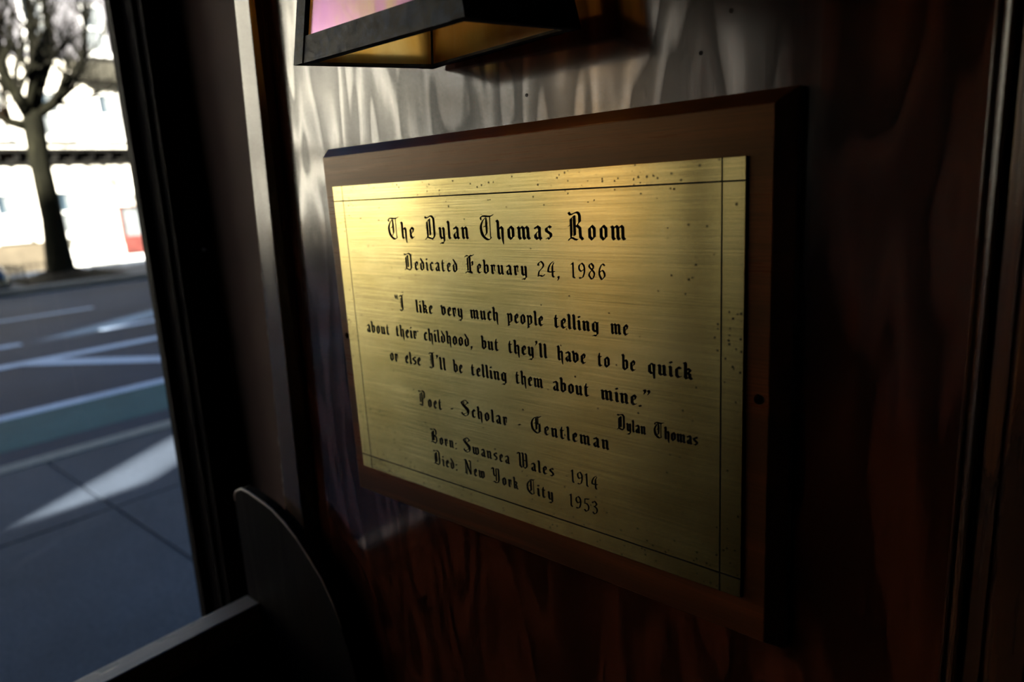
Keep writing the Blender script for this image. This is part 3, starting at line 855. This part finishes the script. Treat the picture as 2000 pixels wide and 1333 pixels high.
# near sidewalk, slabs with real joints
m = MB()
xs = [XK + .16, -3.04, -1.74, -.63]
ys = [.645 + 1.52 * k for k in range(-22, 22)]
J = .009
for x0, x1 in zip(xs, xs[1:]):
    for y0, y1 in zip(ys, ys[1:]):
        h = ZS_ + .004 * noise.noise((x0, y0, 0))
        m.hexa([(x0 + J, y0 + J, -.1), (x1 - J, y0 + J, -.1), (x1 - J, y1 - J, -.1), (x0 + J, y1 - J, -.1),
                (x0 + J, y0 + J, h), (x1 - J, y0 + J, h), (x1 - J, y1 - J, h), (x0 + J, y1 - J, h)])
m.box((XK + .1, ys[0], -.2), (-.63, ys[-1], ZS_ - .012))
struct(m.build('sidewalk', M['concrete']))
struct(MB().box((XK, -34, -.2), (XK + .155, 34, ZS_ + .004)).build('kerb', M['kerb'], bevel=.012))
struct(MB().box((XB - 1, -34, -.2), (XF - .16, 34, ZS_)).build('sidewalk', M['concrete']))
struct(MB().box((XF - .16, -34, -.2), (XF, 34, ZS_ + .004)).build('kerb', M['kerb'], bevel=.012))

# houses across the street
def house(name, y0, y1, top, mat, label, cols, rows, shop=None, ledge=True):
    H = empty(name, (XB - 3, (y0 + y1) / 2, ZS_), label, 'building')
    MB().box((XB - 6, y0, ZS_ - .3), (XB, y1, top)).build('facade', mat, H)
    if shop:
        MB().box((XB, y0 + .02, 5.30), (XB + .012, y1 - .02, top - .7)).build('upper_render', M['lilac'], H)
        MB().box((XB, 6.6, 4.86), (XB + .30, y1, 5.30)).build('balcony', M['greystone'], H)
    if ledge:
        m = MB().box((XB, y0, 2.80), (XB + .10, y1, 3.04)).box((XB, y0, 3.04), (XB + .26, y1, 3.13))
        y = y0 + .2
        while y < y1 - .2:
            m.box((XB, y, 2.86), (XB + .20, y + .10, 3.04))
            y += .42
        m.build('ledge', M['ledge'], H)
    ye = min(y1, 5.75)
    MB().box((XB, y0, ZS_), (XB + .07, ye, .84)).build('plinth', M['stone'] if mat is M['facade'] else mat, H)
    if ye < y1:
        MB().box((XB, ye, ZS_), (XB + .07, y1, .60)).build('plinth', M['sill'], H)
    m = MB().box((XB, y0, top - .7), (XB + .45, y1, top)).build('cornice', M['ledge'], H)
    for (z0, z1) in rows:
        for yc, w in cols:
            if shop and z0 < 2 and shop[0] - .5 < yc < shop[1] + .5:
                continue
            fr = MB()
            for a, b, c, d in ((yc - w, yc - w + .06, z0, z1), (yc + w - .06, yc + w, z0, z1), (yc - w, yc + w, z1 - .06, z1), (yc - w, yc + w, z0, z0 + .06), (yc - w, yc + w, (z0 + z1) / 2 - .03, (z0 + z1) / 2 + .03)):
                fr.box((XB, a, c), (XB + .05, b, d))
            f = fr.build('window_frame', M['sill'], H)
            zm = (z0 + z1) / 2
            MB().box((XB - .05, yc - w + .05, zm), (XB + .024, yc - w * .2, z1 - .05)).build('window_pane', M['pane'], f)
            MB().box((XB - .05, yc - w * .2, zm), (XB + .022, yc + w - .05, z1 - .05)).build('window_blind', M['blind'], f)
            MB().box((XB - .05, yc - w + .05, z0 + .05), (XB + .024, yc + w - .05, zm)).build('window_pane', M['blind'], f)
            MB().box((XB, yc - w - .06, z0 - .10), (XB + .12, yc + w + .06, z0)).build('window_sill', M['sill'], H)
    if shop:
        a, b = shop
        fr = MB()
        for c, d, e, f in ((a, a + .05, .30, 1.62), (b - .05, b, .30, 1.62), (a, b, 1.57, 1.62), (a, b, .30, .36)):
            fr.box((XB, c, e), (XB + .09, d, f))
        f = fr.build('shop_window_frame', M['red'], H)
        MB().box((XB - .02, a + .04, .75), (XB + .05, b - .04, 1.58)).build('shop_window_pane', M['blind'], f)
        MB().box((XB - .02, a + .04, .33), (XB + .11, b - .04, .80)).build('stall_riser', M['red'], f)
    return H
rows = [(.97, 2.10), (3.42, 4.55), (5.55, 6.75), (8.0, 9.2)]
house('cream_house', 2.2, 16.0, 11.5, M['facade'], 'sunlit cream house front across the street behind the bare tree', [(3.27, .27), (4.60, .27), (5.95, .27), (7.30, .27), (8.65, .27), (10.2, .27), (11.8, .27), (13.4, .27)], rows, (7.10, 7.80))
house('pale_terrace', -17.5, 2.2, 10.5, M['facade'], 'long pale house front across the street, mirrored in the plaque', [(-16 + 2.2 * k, .4) for k in range(8)], rows[:3])
house('grey_house', -26.5, -17.5, 14.0, M['greystone'], 'grey stone house front farther down the street, mirrored in the plaque', [(-25 + 2.2 * k, .45) for k in range(4)], rows[:3], None, False)
house('ochre_house', -33.5, -26.5, 20.0, M['ochre'], 'ochre brick house front far down the street, mirrored as a golden band', [(-32 + 2.2 * k, .45) for k in range(3)], rows[:3], None, False)
house('brick_terrace', -80, -33.5, 22.0, M['brownstone'], 'brown brick house front farthest down the street', [(-54 + 3.2 * k, .5) for k in range(6)], rows[:2], None, False)

# street tree with a low guard
TX, TY = -17.2, 4.61
rnd = random.Random(11)
tm = MB()
trunk = [(TX, TY, .02), (TX + .02, 4.61, .30), (TX, 4.62, .8), (TX, 4.64, 1.4), (TX + .03, 4.61, 2.48), (TX, 4.65, 3.45), (TX, 4.66, 3.75)]
tm.tube(trunk, [.36, .29, .25, .215, .20, .21, .14], 14)
tw = MB()
def branch(p, d, L, r, lev):
    n = 5
    pts, rs = [p.copy()], [r]
    q = p.copy()
    dd = d.normalized()
    for i in range(n):
        dd = (dd + Vector((rnd.uniform(-.22, .22), rnd.uniform(-.22, .22), rnd.uniform(-.08, .20)))).normalized()
        q = q + dd * (L / n)
        pts.append(q.copy())
        rs.append(r * (1 - .62 * (i + 1) / n))
    (tm if lev < 2 else tw).tube(pts, rs, 7 if lev < 2 else 4)
    if lev >= 4:
        return
    for k in range(4 if lev < 3 else 3):
        i = rnd.randint(1, n)
        a = rnd.uniform(0, 2 * math.pi)
        side = Vector((math.cos(a), math.sin(a), rnd.uniform(.1, .9)))
        branch(pts[i], dd * .55 + side * .75, L * rnd.uniform(.5, .75), rs[i] * .62, lev + 1)
def limb(pts, r0, r1):
    pts = [Vector(p) for p in pts]
    n = len(pts)
    rs = [r0 + (r1 - r0) * i / (n - 1) for i in range(n)]
    tm.tube(pts, rs, 10)
    for i in range(1, n):
        for k in range(3):
            a = rnd.uniform(0, 2 * math.pi)
            branch(pts[i], (pts[i] - pts[i - 1]).normalized() * .6 + Vector((math.cos(a), math.sin(a), rnd.uniform(.2, .9))) * .6, rnd.uniform(.8, 1.4), rs[i] * .55, 1 if k == 0 else 2)
    branch(pts[-1], pts[-1] - pts[-2], 1.5, r1 * .9, 1)
limb([(TX, 4.64, 3.55), (TX + .1, 5.05, 3.82), (TX + .1, 5.43, 4.28), (TX, 5.87, 4.85), (TX - .1, 6.05, 5.5)], .13, .05)
limb([(TX, 4.68, 3.6), (TX - .3, 5.0, 4.25), (TX - .3, 5.25, 4.75), (TX - .2, 5.33, 5.5), (TX, 5.3, 6.3)], .12, .06)
limb([(TX, 4.62, 3.6), (TX + .3, 4.75, 4.4), (TX + .4, 4.82, 5.1), (TX + .3, 4.9, 6.1)], .13, .06)
limb([(TX, 4.60, 3.6), (TX + .1, 4.42, 3.95), (TX + .1, 4.26, 4.4), (TX + .2, 4.25, 5.0), (TX, 4.10, 5.8)], .15, .07)
limb([(TX, 4.55, 3.35), (TX - .1, 4.25, 3.45), (TX - .2, 3.95, 3.7), (TX - .3, 3.5, 4.2)], .12, .06)
limb([(TX + .05, 5.05, 3.82), (TX + .3, 5.5, 3.85), (TX + .4, 5.8, 4.0)], .05, .03)
TR = empty('street_tree', (TX, TY, ZS_), 'bare street tree with forked branches standing before the cream house', 'tree')
tm.build('trunk', M['bark'], TR, smooth=True)
tw.build('twigs', M['twig'], TR, smooth=True)['kind'] = 'stuff'
pit = MB()
gx, gy = 18, 16
pv = [[(-18.1 + 1.90 * i / gx, 3.66 + 2.04 * j / gy, ZS_ + .02 + .16 * math.sin(math.pi * i / gx) * math.sin(math.pi * j / gy) * (1 + .6 * noise.noise((i * .5, j * .5, 0)))) for i in range(gx + 1)] for j in range(gy + 1)]
pit.v = [p for r in pv for p in r]
pit.f = [(j * (gx + 1) + i, j * (gx + 1) + i + 1, (j + 1) * (gx + 1) + i + 1, (j + 1) * (gx + 1) + i) for j in range(gy) for i in range(gx)]
struct(pit.build('tree_pit', M['soil'], smooth=True))
GD = empty('tree_guard', (-17.2, 4.6, ZS_), 'low dark iron picket guard around the foot of the tree', 'fence')
def side(p, q):
    p, q = Vector(p), Vector(q)
    MB().tube([p + Vector((0, 0, .30)), q + Vector((0, 0, .30))], .012, 6).build('rail', M['darkiron'], GD)
    n = 13
    m = MB()
    for i in range(n + 1):
        c = p.lerp(q, i / n)
        m.tube([c, c + Vector((0, 0, .38))], .009, 5)
    m.build('pickets', M['darkiron'], GD)
a, b, c, d = (-18.12, 3.72, ZS_), (-16.33, 3.72, ZS_), (-16.33, 5.52, ZS_), (-18.12, 5.52, ZS_)
side(a, b); side(c, d); side(d, a)
# knotted rubbish sack by the far kerb
sk = []
for i in range(12):
    t = i / 11
    r = (.30 * math.sin(math.pi * min(.5 + t * .5, 1)) ** .6 * (1 - .15 * (1 - t))) if t < .86 else .035 + .03 * (t - .86) / .14
    r = max(r, .035)
    sk.append([(-16.35 + (r + .03 * noise.noise((math.cos(k / 14 * 6.283) * 2, i * .6, k * .1))) * math.cos(k / 14 * 6.283), 3.17 + r * 1.05 * math.sin(k / 14 * 6.283) + .02 * noise.noise((k, i * .7, 2)), ZS_ + .56 * t) for k in range(14)])
tag(MB().loft(sk).build('rubbish_sack', M['carpaint'], smooth=True), 'dark tied rubbish sack on the far sidewalk left of the tree', 'sack')

# unseen building masses added on the near side; slanted gaps shape the sun streaks
def mass(a, b, top, x0=-.61, zb=3.0):
    k = -.85 / .52
    dpt = 5.0
    fp = [(x0, a + (x0) * k), (x0 + dpt, a + (x0 + dpt) * k), (x0 + dpt, b + (x0 + dpt) * k), (x0, b + x0 * k)]
    return MB().loft([[(x, y, zb) for x, y in fp], [(x, y, top) for x, y in fp]])
mass(-4.40, 60, 18.8).build('bar_shade_mass', M['brownstone'])  # unseen upper storeys, height and slant set to shade the street
tag(bpy.data.objects['bar_shade_mass'], 'unseen brown mass over the bar room, shaped to shade the street', 'building')
for a, b, h in ((-12.65, -5.02, 18.8), (-13.50, -12.65, 9.1), (-80, -13.50, 18.8)):  # added blockers; the gaps and the lower mass shape the streaks on the road
    o = mass(a, b, h, -.61, 0.0).build('row_shade_mass', M['brownstone'])
    tag(o, 'unseen brown mass beside the bar, added to shade the street', 'building', 'unseen sun blockers on the near side of the street')
tag(mass(-5.02, -4.40, 2.80, -.61, 0.0).build('streak_cut_wall', M['brownstone']), 'unseen low wall added beside the bar to cut the sun streak short', 'wall')  # added to cut off the near end of the sidewalk streak
